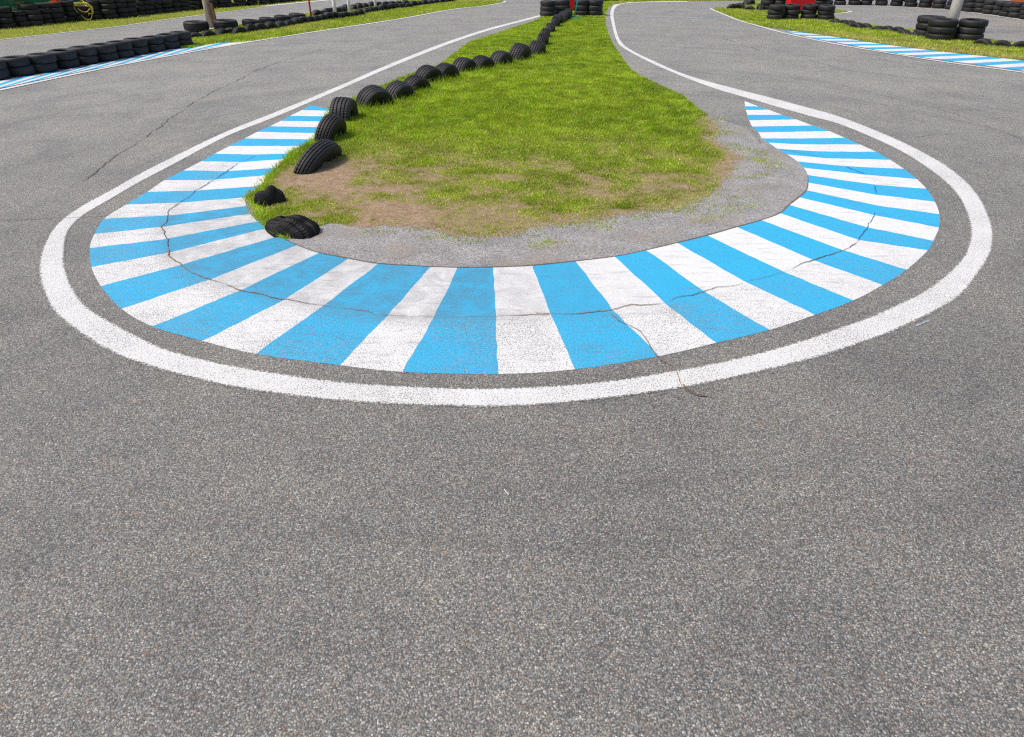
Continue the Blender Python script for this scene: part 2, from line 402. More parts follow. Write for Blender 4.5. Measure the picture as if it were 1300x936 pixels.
# infield grass soil sheet
GL = [(686,23.6),(655,34.5),(621,46),(596,54),(577,68),(557,82.5),(535,90),(514,96.8),(490,107),(471,114.6),(450,124),(425,133),(417,139.5)]
GK = [b[2] for b in KB[1:14]] + [zA(545,770), (321,262), (328,276), (339,288), (350,297), (364,303)]
GB = [(385,296),(417.9,284),(440,287),(460.7,288.5),(490,287),(514,288),(545,292),(567.9,298.6),(600,302),(632,300.5),(655,295),(678.6,289.6),(710,286),(746,282.5),(786,274),(815,270),(840.6,267.6),(868,262),(890.5,254),(908,243),(924,228),(934,212),(941,201),(930,192),(920,186),(909,178),(912,165),(903,151)]
GR = [(885,137),(867.8,123),(845,112),(820,100),(802,89),(787,70),(776,52),(770,36),(768,24),(770,16),(773,9),(778,6),(770,3.5),(740,2.5),(700,4),(690,12)]
gp = ground_pts(GL+GK+GB+GR)
IN_POLY, _ = resample(np.vstack([catmull(gp, 4, True), catmull(gp, 4, True)[:1]]), .07)
IN_POLY = IN_POLY[:-1]
_r = np.random.default_rng(8); _a = (IN_POLY[:, 1] < 11.5)[:, None]
_k = np.convolve(_r.normal(0, 1, len(IN_POLY)+4), [.2, .3, .3, .2, .0], 'valid')[:len(IN_POLY)]
IN_POLY = IN_POLY + _a*np.c_[_k*.03, _r.permutation(_k)*.04]
def blob(px, rx, ry):
    c = G(*px); ex = abs(G(px[0]+rx, px[1]).x-c.x); ey = abs(G(px[0], px[1]-ry).y-c.y); return (c.x, c.y, ex, ey)
DIRT = [blob((412,222),52,24)+(1.15,), blob((392,238),32,12)+(.85,), blob((460,212),28,10)+(.7,), blob((505,268),68,17)+(1.05,), blob((540,285),50,9)+(.7,), blob((455,262),38,12)+(.7,),
        blob((640,268),60,14)+(.42,), blob((725,245),50,12)+(.38,), blob((800,252),60,14)+(.42,), blob((590,240),46,14)+(.4,), blob((700,278),50,7)+(.45,), blob((480,232),40,10)+(.5,),
        blob((925,165),26,9)+(1.1,), blob((930,190),25,10)+(.5,), blob((870,240),40,18)+(.4,), blob((560,262),70,12)+(.5,), blob((345,262),22,10)+(.25,), blob((450,245),75,26)+(.62,), blob((520,250),70,22)+(.5,), blob((385,275),30,10)+(.35,)]
def vnoise(X, Y, s, seed):
    r = np.random.default_rng(seed).random((64, 64)); x = X*s; y = Y*s
    i = np.floor(x).astype(int); j = np.floor(y).astype(int); fx = x-i; fy = y-j
    fx = fx*fx*(3-2*fx); fy = fy*fy*(3-2*fy)
    g = lambda a, b: r[a % 64, b % 64]
    return (g(i, j)*(1-fx)+g(i+1, j)*fx)*(1-fy)+(g(i, j+1)*(1-fx)+g(i+1, j+1)*fx)*fy
def fbm(X, Y, s, seed): return .55*vnoise(X, Y, s, seed)+.3*vnoise(X, Y, s*2.3, seed+1)+.15*vnoise(X, Y, s*5.1, seed+2)
EDGEW = resample(np.array(ground_pts(GB[3:])), .12)[0]
def dirtf(X, Y):
    d = np.zeros(len(X))
    for (cx, cy, ex, ey, a) in DIRT:
        d = np.maximum(d, a*np.clip(1.35-np.hypot((X-cx)/ex, (Y-cy)/ey), 0, 1))
    m_ = np.where((Y < 11.8) & (Y > 6))[0]; E_ = np.array(EDGEW)
    for a_ in range(0, len(m_), 40000):
        k_ = m_[a_:a_+40000]; dd_ = np.full(len(k_), 9.0)
        for ex_, ey_ in E_: dd_ = np.minimum(dd_, np.hypot(X[k_]-ex_, Y[k_]-ey_))
        fr_ = np.clip(1.15-dd_/(.12+.42*fbm(X[k_], Y[k_], 1.6, 91)), 0, 1)
        d[k_] = np.maximum(d[k_], fr_*.85)
    front_ = np.clip((10.3-Y)/2.2, 0, 1)*np.clip((X+2.6)/.8, 0, 1)
    thin = front_*np.clip((fbm(X, Y, 3.1, 61)-.40)*2.6, 0, .75)
    return np.clip(np.maximum(d*1.2 + (fbm(X, Y, 3.4, 3)-.5)*1.2*(d > .02) + (fbm(X, Y, 11, 13)-.5)*1.1*(d > .02), thin), 0, 1)
def soil_mesh(name, poly, z, m, cell=.12, ymax=16):
    # a fine grid inside the outline carrying the bare-earth mask
    from mathutils.geometry import delaunay_2d_cdt
    n = len(poly); gx, gy = np.meshgrid(np.arange(poly[:, 0].min(), poly[:, 0].max(), cell), np.arange(poly[:, 1].min(), ymax, cell))
    gx = gx.ravel()+rng.uniform(-.2, .2, gx.size)*cell; gy = gy.ravel()+rng.uniform(-.2, .2, gy.size)*cell; k = inside(poly, gx, gy)
    co = [Vector(p) for p in poly]+[Vector(p) for p in np.c_[gx[k], gy[k]]]
    vs, es, fs, *_ = delaunay_2d_cdt(co, [(a, (a+1) % n) for a in range(n)], [], 1, 1e-5)
    bm = bmesh.new(); cl = bm.verts.layers.float.new('dirt')
    bv = [bm.verts.new((v.x, v.y, z)) for v in vs]
    for f in fs: bm.faces.new([bv[q] for q in f])
    bm.verts.ensure_lookup_table()
    X = np.array([v.co.x for v in bm.verts]); Y = np.array([v.co.y for v in bm.verts]); d = dirtf(X, Y)
    for v, dd in zip(bm.verts, d): v[cl] = float(dd)
    bm.normal_update()
    fl = [f for f in bm.faces if f.normal.z < 0]
    if fl: bmesh.ops.reverse_faces(bm, faces=fl)
    return tag(link_bm(name, bm, m), kind='structure')
soil_mesh('infield_soil', IN_POLY, .0022, M['soil'], .11)

def blades(name, X, Y, h, w, tint, z=.0022):
    n = len(X); a = rng.random(n)*2*np.pi; lean = rng.normal(0, .55, (n, 2))*h[:, None]
    dx, dy = np.cos(a)*w/2, np.sin(a)*w/2
    co = np.empty((n, 3, 3))
    co[:, 0] = np.c_[X-dx, Y-dy, np.full(n, z)]; co[:, 1] = np.c_[X+dx, Y+dy, np.full(n, z)]
    co[:, 2] = np.c_[X+lean[:, 0], Y+lean[:, 1], z+h]
    me = bpy.data.meshes.new(name); me.vertices.add(3*n); me.vertices.foreach_set('co', co.ravel())
    me.loops.add(3*n); me.loops.foreach_set('vertex_index', np.arange(3*n)); me.polygons.add(n)
    me.polygons.foreach_set('loop_start', np.arange(n)*3)
    at = me.color_attributes.new('tint', 'FLOAT_COLOR', 'POINT')
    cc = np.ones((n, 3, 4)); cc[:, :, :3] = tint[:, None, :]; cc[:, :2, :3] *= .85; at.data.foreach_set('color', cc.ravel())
    me.update(calc_edges=True); me.materials.append(M['blade'])
    o = bpy.data.objects.new(name, me); col.objects.link(o)
    return tag(o, kind='stuff')
def scatter(poly, n, bias=0.0):
    x0, y0 = poly.min(0); x1, y1 = poly.max(0); X = np.empty(0); Y = np.empty(0)
    while len(X) < n:
        x = rng.uniform(x0, x1, n*3); y = y0+(y1-y0)*rng.random(n*3)**(1+bias)
        k = inside(poly, x, y); X = np.r_[X, x[k]]; Y = np.r_[Y, y[k]]
    return X[:n], Y[:n]
GREEN = np.array((.30, .41, .014)); YEL = np.array((.58, .47, .16)); DEEP = np.array((.12, .24, .010)); LIGHT = np.array((.47, .54, .05))
def tints(X, Y, dry):
    n = len(X); f = fbm(X, Y, .8, 21)[:, None]; r = rng.random(n)[:, None]
    c = DEEP+(GREEN-DEEP)*np.clip(f*1.5+.25*r, 0, 1); c = c+(LIGHT-c)*np.clip((r-.45)*1.2, 0, 1)
    p = (rng.random(n) < dry)[:, None]; c = np.where(p, YEL*(.6+.7*rng.random((n, 1))), c)
    c = c*(.55+.9*fbm(X, Y, 4.5, 33)[:, None])
    return c*(.95+.80*rng.random((n, 1)))*np.array((.97, 1.03, 1.35))
near = IN_POLY[IN_POLY[:, 1] < 60]
X, Y = scatter(near, 420000, 1.1); d = dirtf(X, Y)
keep = rng.random(len(X)) > np.clip(d*1.2-.02, 0, .965); X, Y, d = X[keep], Y[keep], d[keep]
clump = fbm(X, Y, 3.2, 40)
h = (.016+.030*clump+.012*rng.random(len(X)))*(1-.55*np.clip(d*1.3, 0, 1)); w = .0055+.0003*Y+.003*rng.random(len(X))
frontness = np.clip((11.0-Y)/3, 0, 1)
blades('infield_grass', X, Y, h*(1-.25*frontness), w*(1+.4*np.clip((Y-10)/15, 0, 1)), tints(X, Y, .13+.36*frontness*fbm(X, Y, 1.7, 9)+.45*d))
# tufts straying over the apron edge and along the tyres
ex = []
EDGE = resample(catmull(ground_pts(GB[4:]), 8), .05)[0]
for p in EDGE:
    if random.random() < .33:
        c = p+rng.normal(0, .07, 2); k = rng.integers(10, 50); ex.append(c+rng.normal(0, .035+.05*random.random(), (k, 2))*np.array((1.5, .8)))
for px in [(842,268),(868,270),(905,262),(945,262),(890,281),(938,252),(950,226),(966,222),(775,284),(688,313),(700,308),(722,288),(765,290),(600,307),(560,303),(812,276),(905,275),(958,203),(968,206),(978,209),(985,213),(972,203),(950,190),(962,193),(972,197),(931,268),(660,300),(478,296)]:
    c = np.array(G(*px)[:2]); ex.append(c+rng.normal(0, .06, (60, 2))*np.array((1.7, .7)))
e = np.vstack(ex); blades('apron_grass', e[:, 0], e[:, 1], .012+.025*rng.random(len(e)), .008+0*e[:, 0], tints(e[:, 0], e[:, 1], .3))
KE = resample(catmull(ground_pts(GK), 8), .012)[0]; KE = np.vstack([KE+rng.normal(0, .035, KE.shape) for _ in range(7)])
blades('kerb_edge_grass', KE[:, 0]+.03, KE[:, 1], .03+.06*rng.random(len(KE))**2, .008+0*KE[:, 0], tints(KE[:, 0], KE[:, 1], .12))

tx = []
for q in [(287,505),(338,418),(390,345),(492,318),(578,292),(637,264),(681,232),(745,222),(808,197),(872,188),(940,171),(1005,153),(1064,136)]:
    c = np.array(G(300+q[0]/2.8, 20+q[1]/2.8)[:2]); a = rng.random(420)*2*np.pi; r = rng.normal(.36, .06, 420)
    tx.append(c+np.c_[np.cos(a)*r, np.sin(a)*r*.9])
tx = np.vstack(tx); tx = tx[inside(IN_POLY, tx[:, 0], tx[:, 1])]; tx = tx[rng.random(len(tx)) > dirtf(tx[:, 0], tx[:, 1])]
blades('tyre_side_grass', tx[:, 0], tx[:, 1], .05+.11*rng.random(len(tx))**1.5, .009+0*tx[:, 0], tints(tx[:, 0], tx[:, 1], .08))

def pebbles(name, X, Y, r, m, z=.0022):
    n = len(X); base = np.array([(1, 0, 0), (0, 1, 0), (-1, 0, 0), (0, -1, 0), (0, 0, .8)]); q = np.array([(0, 1, 4), (1, 2, 4), (2, 3, 4), (3, 0, 4)])
    a = rng.random(n)*6.28; ca, sa = np.cos(a), np.sin(a); co = np.empty((n, 5, 3)); st_ = rng.uniform(.6, 1.4, (n, 5))
    for k in range(5):
        x, y, zz = base[k]; y *= .75; rr = r*st_[:, k]
        co[:, k] = np.c_[X+(x*ca-y*sa)*rr, Y+(x*sa+y*ca)*rr, z-.002+zz*rr]
    co[:, 4, :2] += rng.normal(0, .25, (n, 2))*r[:, None]
    me = bpy.data.meshes.new(name); me.vertices.add(5*n); me.vertices.foreach_set('co', co.ravel())
    idx = (q[None]+5*np.arange(n)[:, None, None]).ravel(); me.loops.add(len(idx)); me.loops.foreach_set('vertex_index', idx)
    me.polygons.add(4*n); me.polygons.foreach_set('loop_start', np.arange(4*n)*3); me.update(calc_edges=True); me.materials.append(m)
    o = bpy.data.objects.new(name, me); col.objects.link(o); return tag(o, kind='stuff')
X, Y = scatter(near, 60000, 1.1); k = (rng.random(len(X)) < dirtf(X, Y)*.8) & (Y < 12); X, Y = X[k], Y[k]
pebbles('soil_clods', X, Y, .003+.012*rng.random(len(X))**3, M['clod'])
AP = catmull(ground_pts(apron_px), 4, True); X, Y = scatter(AP, 9000); k = ~inside(IN_POLY, X, Y)
pebbles('loose_gravel', X[k], Y[k], .003+.008*rng.random(k.sum())**3, M['gravel'], .001)
EB = resample(np.vstack([ground_pts(GB[4:])]), .004)[0]; EB = np.vstack([EB+rng.normal(0, sg, EB.shape) for sg in (.03, .06, .10, .15)])
pebbles('edge_gravel', EB[:, 0], EB[:, 1], .003+.010*rng.random(len(EB))**2.5, M['gravel'], .0022)

# ------------------------------------------------------------------ the other verges
left_far = [(-60,60),(0,50.2),(74.5,42),(150,33.4),(190.6,27.5),(262,18.2),(334.8,8.6),(380,3.6),(420,-.5),(470,-5),(380,-8),(250,-9),(100,-9),(-60,-9)]
left_strip = [(233,62),(277.6,55.2),(320,52.6),(427,36),(510,23.3),(575,11.6),(610,7.9),(631,4.4),(640,2.2),(632,1),(610,-.4),(585,-2),(540,-3),(511,1),(480.6,5.3),(439.9,10.5),(399,15.8),(346.5,25.2),(304.5,31.5),(285,36),(262,40),(232,52)]
right_isl = [(906,11.3),(937,25.2),(962,32.5),(1000,38.5),(1060,47),(1129.5,57.2),(1199.4,66),(1300,77.2),(1420,95),(1420,75),(1290,55.3),(1246,50.4),(1167,39.4),(1141,36.6),(1106.4,32.4),(1066.8,26.6),(1052,18),(1000,9),(965,4.5),(945,3.5),(930,9.4)]
isl2 = [(1042,12.3),(1062,13.6),(1076,15.2),(1062,17),(1042,18)]
verge = {}
end_strip = [(784,5.6),(797,3.0),(830,2.0),(875,1.6),(940,1.2),(1000,1.5),(1000,-3),(900,-4),(790,-4),(745,-2),(745,2.2),(772,3.2)]
for nm, px, n, bias in (('end_verge', end_strip, 12000, 0), ('far_verge', left_far, 30000, .2), ('left_verge', left_strip, 60000, .5), ('right_verge', right_isl, 75000, .6), ('small_verge', isl2, 2500, 0)):
    poly = catmull(ground_pts(px), 4, True) if nm not in ('end_verge', 'far_verge') else np.array(ground_pts(px))
    sheet(nm, poly, .006, M['verge'])
    X, Y = scatter(poly, n, bias); k = Y < 60; X, Y = X[k], Y[k]
    # worn, sandy strip near the kerbs
    dry = .22+.9*np.clip(fbm(X, Y, .9, 77)-.42, 0, 1)
    if nm == 'right_verge':
        ax = np.array([G(*p)[:2] for p in right_isl[4:9]]); dd = np.min(np.hypot(X[:, None]-resample(ax, .3)[0][:, 0], Y[:, None]-resample(ax, .3)[0][:, 1]), 1)
        dry = dry+.6*np.clip(1-dd/1.5, 0, 1)*(X > 7)
    if nm == 'far_verge': dry = dry+.25
    blades('verge_grass', X, Y, .03+.04*rng.random(len(X)), .016+.01*rng.random(len(X)), tints(X, Y, dry))

# lines of the neighbouring lanes
offset_line('lane_line', [(-60,128),(0,114.8),(101,93.4),(201.9,73.6),(325,52.3),(427,36.6),(510,23.9),(575,12.2),(610,8.4),(630,5.2),(641,2.6),(634,1.0),(610,-.2)], .145, .008, M['line'])
offset_line('lane_line', [(-40,55.3),(0,50.7),(74.5,42.5),(150,33.9),(190.6,28),(261.6,18.6),(334.8,9.2)], .11, .008, M['line'])
offset_line('painted_strip', [(334,8.4),(370,4.6),(405,1.4),(430,-.6)], .42, .008, M['line'])
offset_line('lane_line', [(60,74),(130,58.3),(190.6,48.3),(304.5,31),(346.5,24.6),(399,15.2),(439.9,9.9),(480.6,4.7),(506,1.5),(540,-2)], .14, .008, M['line'])
offset_line('lane_line', [(928,9.5),(912,11.2),(902.6,11.4),(906,13.2),(937,25.8),(962,33),(996.8,42.6),(1045,53),(1094.6,62.2),(1199.4,79),(1300,92.5),(1420,112)], .13, .008, M['line'], .08)
offset_line('lane_line', [(1042,12),(1065,13.4),(1080,15),(1066,17.2),(1042,18.4)], .16, .009, M['line'], .08)
offset_line('lane_line', [(1030,7.3),(1056,7.4),(1121.5,8.6),(1190,12.2),(1224.5,15.5),(1250,18.6),(1300,26.2),(1400,44)], .10, .008, M['line'])
offset_line('start_line', [(783,20.6),(830,21.6),(880,22.8),(934,24.4)], .16, .004, M['faint'], .3)
offset_line('start_line', [(640,7.0),(684,8.6)], .14, .004, M['faint'], .3)
def far_kerb(name, up, lo, nper, slant):
    U, _ = resample(catmull(ground_pts(up), 10), n=nper*8+1); L, _ = resample(catmull(ground_pts(lo), 10), n=nper*8+1)
    bm = bmesh.new(); cl = bm.verts.layers.float_color.new('wear'); bm.loops.layers.uv.new('UVMap')
    for k in range(nper):
        a, b = k*8, k*8+8
        sh = int(slant*8)
        la = min(max(a-sh, 0), len(L)-1); lb = min(max(b-sh, 0), len(L)-1)
        vs = [bm.verts.new((*p, .007)) for p in (U[a], U[b], L[lb], L[la])]
        for v in vs: v[cl] = (.3, .1, 0, 1)
        if (vs[2].co-vs[3].co).length < 1e-4: f = bm.faces.new(vs[:3])
        else: f = bm.faces.new(vs)
        if k == nper-1:
            e_ = [bm.verts.new((*p, .007)) for p in (U[b], L[-1], L[lb])]
            for v in e_: v[cl] = (.3, .1, 0, 1)
            f2 = bm.faces.new(e_); f2.material_index = 1
        f.material_index = k % 2
    bm.normal_update()
    fl = [f for f in bm.faces if f.normal.z < 0]
    if fl: bmesh.ops.reverse_faces(bm, faces=fl)
    tag(link_bm(name, bm, [M['kerb_blue'], M['kerb_white']]), kind='structure')
far_kerb('striped_kerb', [(996,38.6),(1030,43),(1060,47.3),(1129.5,57.7),(1199.4,66.4),(1300,77.6),(1420,95.5)], [(1000,41.2),(1030,48.5),(1060,54),(1129.5,67),(1199.4,77.2),(1300,90.4),(1420,109)], 26, 2.4)
far_kerb('striped_kerb', [(-60,116),(0,103.3),(45,95.3),(101,85.6),(166.5,73),(227,61.5),(277.6,54.6),(318,52.2)], [(-60,126),(0,112.6),(45,103.2),(101,91.6),(166.5,79.2),(227,68),(277.6,59.2),(318,53.2)], 22, 4)

# cracks, stains, scuffs
def crack(px, w, m=M['crack'], z=.0085, wob=.02, name='crack'):
    P = np.array(ground_pts(px)); P, s = resample(P, .035)
    n = len(P); T = np.gradient(P, axis=0); T /= np.hypot(*T.T)[:, None]+1e-9; N = np.c_[-T[:, 1], T[:, 0]]
    wob_ = np.interp(s, np.linspace(0, s[-1], max(3, int(s[-1]/.11))), rng.normal(0, wob, max(3, int(s[-1]/.11))))+rng.normal(0, min(wob, .012)*.45, n)
    P = P+N*wob_[:, None]*.75; w = w*.68
    ww = w*np.abs(np.interp(s, np.linspace(0, s[-1], max(3, int(s[-1]/.2))), rng.uniform(.12, 1.5, max(3, int(s[-1]/.2)))))[:, None]
    ww *= np.clip(np.minimum(s, s[-1]-s)/.08, .15, 1)[:, None]
    return ribbon(name, P-N*ww/2, P+N*ww/2, z, m)
crack([(327,88),(307.5,100),(270,117),(244.6,131.4),(216,151),(192,170),(168,186),(150,196),(132,210),(118.8,222),(100,233),(85,240)], .020, M['crack'])
crack([(410,63),(372,74),(345,82),(320,92)], .016, M['crack_dark'])
crack([(300,85),(326,80),(345,77)], .016, M['crack_dark'])
crack([(0,280),(30,280),(63,278),(100,276),(139.8,274.7)], .014, M['crack'])

mid = [zA(610,450),zA(510,497),zA(395,566),zA(300,628),zA(175,710),zA(60,800),zB(600,172),zB(540,220),zB(490,320),zB(500,390),zB(530,440)]
crack(mid[:4], .014, M['crack_blue']); crack(mid[3:7], .015, M['crack_blue']); crack(mid[6:], .013, M['crack'])
m2 = [zB(530,440),zB(530,490),zB(590,525),zB(660,575),zB(740,610),zB(860,650),zB(935,688),zB(1060,715),zB(1200,745),zC(740,370),zC(850,390),zC(960,408),zC(1100,425),zC(1288,458)]
crack(m2, .013, M['rust'], wob=.012)
m3 = [zC(1288,458),zD(240,420),zD(500,430),zD(870,422),zD(1195,412),zE(0,500),zE(200,505),zE(330,492),zE(445,475),zE(560,450),zE(650,455),zE(760,440)]
crack(m3, .011, M['rust'], wob=.008)
m4 = [zE(760,440),zE(840,405),zE(995,375),zE(1060,345),zE(1160,340),zE(1220,315),zF(300,545),zF(380,525),zF(530,487),zF(580,470),zF(640,440),zF(705,420),zF(800,390),zF(880,360),zF(960,315)]
crack(m4[:7], .011, M['crack_dark'], wob=.01); crack(m4[6:], .015, M['crack_dark'], wob=.012)
crack([zF(960,315), zG(775,800), zG(830,690)], .012, M['crack_blue']); crack([zG(832,585), zG(830,528)], .012, M['crack_blue']); crack([zG(775,470), zG(652,419)], .016, M['crack_blue'])
crack([zG(540,373), zG(420,346), zG(262,318)], .012, M['crack_blue'])
m5 = [zE(430,490),zE(490,545),zE(540,570),zE(600,600),zE(640,660),zE(700,740),zE(720,760),zE(800,815),zE(830,850),zE(850,920),(866.7,488.5),(871,494),(880,501)]
crack(m5, .012, M['rust'], wob=.008)
crack([(866,489),(871,497),(884,503),(905,505)], .03, M['crack'], name='stain')
crack([(916.4,48.2),(934,54),(965,64.6),(1007,66)], .02, M['crack_dark']); crack([(1020,74),(1066,87),(1095,94),(1150,103)], .013, M['crack_dark'])
crack([(1066,108),(1100,116),(1129.5,124),(1182,136),(1217,146.8),(1234,153.7),(1300,178)], .012, M['crack'])
crack([(1158,175),(1190,171),(1221,170)], .009, M['crack_dark']); crack([(1190,236),(1230,240),(1244,245),(1300,252)], .009, M['crack_dark'])
crack([(1000,508),(1030,462),(1050,459)], .012, M['crack_dark']) if False else None
offset_line('paint_dash', [(1162,414.5),(1171,410.5),(1180,407)], .022, .004, M['faint'], .03, False)
offset_line('paint_dash', [(640,622),(646,629)], .006, .004, M['line'], .03, False)
offset_line('paint_dash', [(1092,702),(1160,740)], .006, .004, M['faint'], .03, False) if False else None

# ------------------------------------------------------------------ tyres
def tyre_mesh(name, R=.28, W=.18, rim=.165, seg=72, detail=True):
    hw = W/2
    if detail:
        prof = []
        # crown with circumferential grooves
        g = [-.66, -.24, .24, .66]; gw = .075
        xs = [-.92]
        for q in g: xs += [q-gw, q-gw*.6, q+gw*.6, q+gw]
        xs += [.92]
        for x in xs:
            crown = R-.012*x*x
            deep = any(abs(x-q) < gw*.8 for q in g)
            prof.append((x*hw*.86, crown-(.016 if deep else 0), 1))
        side = [(1.0, R-.03), (1.06, R-.06), (1.04, (R+rim)/2), (.86, rim+.02), (.74, rim), (.62, rim+.006), (.80, rim+.035), (.90, (R+rim)/2), (.84, R-.035)]
        right = [(x*hw, r, 0) for x, r in side]
        left = [(-x, r, 0) for x, r, _ in right][::-1]
        prof = left + prof + right
    else:
        prof = [(x*hw, r, 0) for x, r in [(-.8, R-.03), (-.9, (R+rim)/2), (-.75, rim), (-.98, (R+rim)/2), (-1.0, R-.05), (-.86, R-.02), (-.7, R-.006), (-.3, R), (.3, R), (.7, R-.006), (.86, R-.02), (1, R-.05), (.98, (R+rim)/2), (.75, rim), (.9, (R+rim)/2), (.8, R-.03)]]
    bm = bmesh.new(); rings = []
    for i in range(seg):
        a = 2*math.pi*i/seg; ring = []
        for x, r, tread in prof:
            rr = r
            if detail and tread and abs(x) > hw*.45 and i % 3 == 0: rr -= .004
            ring.append(bm.verts.new((rr*math.cos(a), x, rr*math.sin(a))))
        rings.append(ring)
    n = len(prof)
    for i in range(seg):
        A, B = rings[i], rings[(i+1) % seg]
        for k in range(n): bm.faces.new((A[k], A[(k+1) % n], B[(k+1) % n], B[k]))
    bmesh.ops.recalc_face_normals(bm, faces=bm.faces[:])
    me = bpy.data.meshes.new(name); bm.to_mesh(me); bm.free(); me.materials.append(M['rubber'])
    for p in me.polygons: p.use_smooth = not detail
    return me
TY = tyre_mesh('tyre', detail=True, seg=96); TF = tyre_mesh('tyre_plain', detail=False, seg=28)
TS = tyre_mesh('tyre_smooth', .28, .188, .11, 44, False)
TM = tyre_mesh('tyre_grooved', detail=True, seg=48)
TW = tyre_mesh('tyre_wide', .295, .27, .085, 120, True); TD = tyre_mesh('tyre_sunk', .28, .21, .12, 48, True); TDF = tyre_mesh('tyre_sunk_plain', .28, .21, .12, 28, False)
NT_ = [0]
def tyre(loc, label, group=None, mesh=TF, yaw=0, flat=False, tilt=(0, 0), s=1.0, sw=1.0):
    o = bpy.data.objects.new('tyre', mesh); col.objects.link(o); NT_[0] += 1
    o.location = loc
    if flat: o.rotation_euler = (math.pi/2+tilt[0], tilt[1], yaw)
    else: o.rotation_euler = (tilt[0], tilt[1], yaw)
    o.scale = (s, s*sw, s)
    return tag(o, label, 'tyre', group)
ORD = ['first', 'second', 'third', 'fourth', 'fifth', 'sixth', 'seventh', 'eighth', 'ninth', 'tenth', 'eleventh', 'twelfth', 'thirteenth', 'fourteenth', 'fifteenth', 'sixteenth', 'seventeenth', 'eighteenth', 'nineteenth', 'twentieth', 'twenty-first', 'twenty-second']

# half-buried row down the middle of the infield
def z3(x, y): return (300+x/2.8, 20+y/2.8)
def z6(x, y): return (650+x/8.587, y/8.587)
row = [z3(290,526), z3(337,436), z3(384,366), z3(492,318), z3(578,292), z3(637,264), z3(681,232), z3(745,222), z3(808,197), z3(872,188), z3(940,171), z3(1005,153), z3(1064,136), z6(320,490), z6(358,405), z6(415,350), z6(465,290), z6(500,262), z6(540,238), z6(580,216), z6(612,196)]
P = [G(*p) for p in row]
for i, p in enumerate(P):
    a = P[max(0, i-1)]; b = P[min(len(P)-1, i+1)]; yaw = math.atan2(b.y-a.y, b.x-a.x)
    desc = ['leaning grooved black tyre at the near end of the infield row', 'half-buried tyre second from the near end of the infield row'][i] if i < 2 else f'half-buried black tyre, {ORD[i]} from the near end of the infield row'
    z = -.07+random.uniform(-.04, .03); tilt = (random.uniform(-.05, .22), 0); sw = 1; sx = 1; yaw += random.uniform(-.12, .12)
    z += .035
    if i == 0: z = -.02; tilt = (.45, 0); yaw = math.radians(76); sw = .70; sx = 1.5
    if i == 1: z = .04; tilt = (.3, 0); yaw = math.radians(76); sw = .85
    if i == 2: z = .04; tilt = (.06, 0); yaw = math.radians(84); sw = 1.15
    if i == 3: z = -.0; yaw = math.radians(42); tilt = (.22, 0); sw = 1.1
    if 3 < i < 8: yaw = min(yaw, math.radians(52))
    o = tyre((p.x, p.y, z), desc, 'half-buried tyres along the infield', TW if i < 13 else TD, yaw, tilt=tilt, s=random.uniform(1.05, 1.13)*(1.08 if i > 7 else 1) if i > 2 else (1.1, 1.0, .98)[i], sw=sw)
    o.scale.x *= sx

# two crushed tyres sunk in the soil at the tip
def torn(name, px, R, Wd, Hh, yaw, label, hole):
    bm = bmesh.new(); c = G(*px); nu, nv = 40, 16; grid = []
    for i in range(nu+1):
        a = math.pi*(i/nu)*.96+.06; ring = []
        for j in range(nv+1):
            v = j/nv*2-1
            rib = .0035*(1 if i % 2 == 0 else 0)*(1 if .3 < abs(v) < .95 else 0)+.013*(1 if j in (4, 8, 12) else 0)
            prof = (1-abs(v)**4*.93)
            sag = 1-.22*math.exp(-((a-1.9)/.35)**2)-.10*math.exp(-((a-.9)/.25)**2)
            r = R*sag*prof-rib
            x = math.cos(a)*r*1.05; z = math.sin(a)*Hh*sag*prof-rib-.012
            y = v*Wd/2*(1+.12*math.sin(a*3+v))
            ring.append(bm.verts.new((x, y+.03*math.sin(a*2.2), z)))
        grid.append(ring)
    for i in range(nu):
        for j in range(nv):
            if hole and 21 <= i <= 27 and 9 <= j <= 12: continue
            bm.faces.new((grid[i][j], grid[i][j+1], grid[i+1][j+1], grid[i+1][j]))
    g = bmesh.ops.solidify(bm, geom=bm.faces[:], thickness=.012)
    o = link_bm(name, bm, M['rubber'], smooth=False); o.location = (c.x, c.y, .0); o.rotation_euler = (0, 0, yaw)
    return tag(o, label, 'tyre')
torn('tyre', (343,257), .16, .27, .20, .3, 'small crumpled tyre stub sunk in grass nearest the left kerb', False)
torn('tyre', (371,294), .27, .36, .19, -.5, 'torn squashed tyre with a hole lying at the apron corner', True)

# stacks of two beside the left kerb
def z0(x, y): return (x/3.963, y/3.963)
def front(px, R):      # stack centre whose near foot is at this pixel
    g = G(*px); d = Vector((g.x, g.y, 0)).normalized(); return g+d*R
st = [(-18, 409, -10), (105, 387, 0), (229, 370, 0), (338, 348, 0), (439, 329, 0), (536, 313, 0), (616, 297, 0), (697, 280, 0), (781, 266, 0), (857, 251, 0), (922, 238, 0)]
def stack(c, n, lab, group, R=1.0, mesh=TS, sw=1.0, dz=.176, jit=.02, lv=('bottom', 'middle', 'top', 'uppermost')):
    names = {1: ['only'], 2: ['lower', 'upper'], 3: ['bottom', 'middle', 'top'], 4: ['bottom', 'lower middle', 'upper middle', 'top']}[n]
    for k in range(n):
        tyre((c.x+random.uniform(-jit, jit), c.y+random.uniform(-jit, jit), .088*R*sw+.008+k*dz*R*sw), lab(names[k]) if callable(lab) else lab, group, mesh,
             random.random()*6, True, (random.uniform(-.03, .03), random.uniform(-.03, .03)), R*random.uniform(.97, 1.03), sw)
for i, (x, y, _) in enumerate(st):
    c = front(z0(x, y), .27)
    stack(c, 2, (lambda nm, i=i: f'{nm} black tyre of the {ORD[i]} two-high stack from the left along blue kerb'), 'tyre stacks along the left kerb', 1.0 if x < 700 else .97, TS)
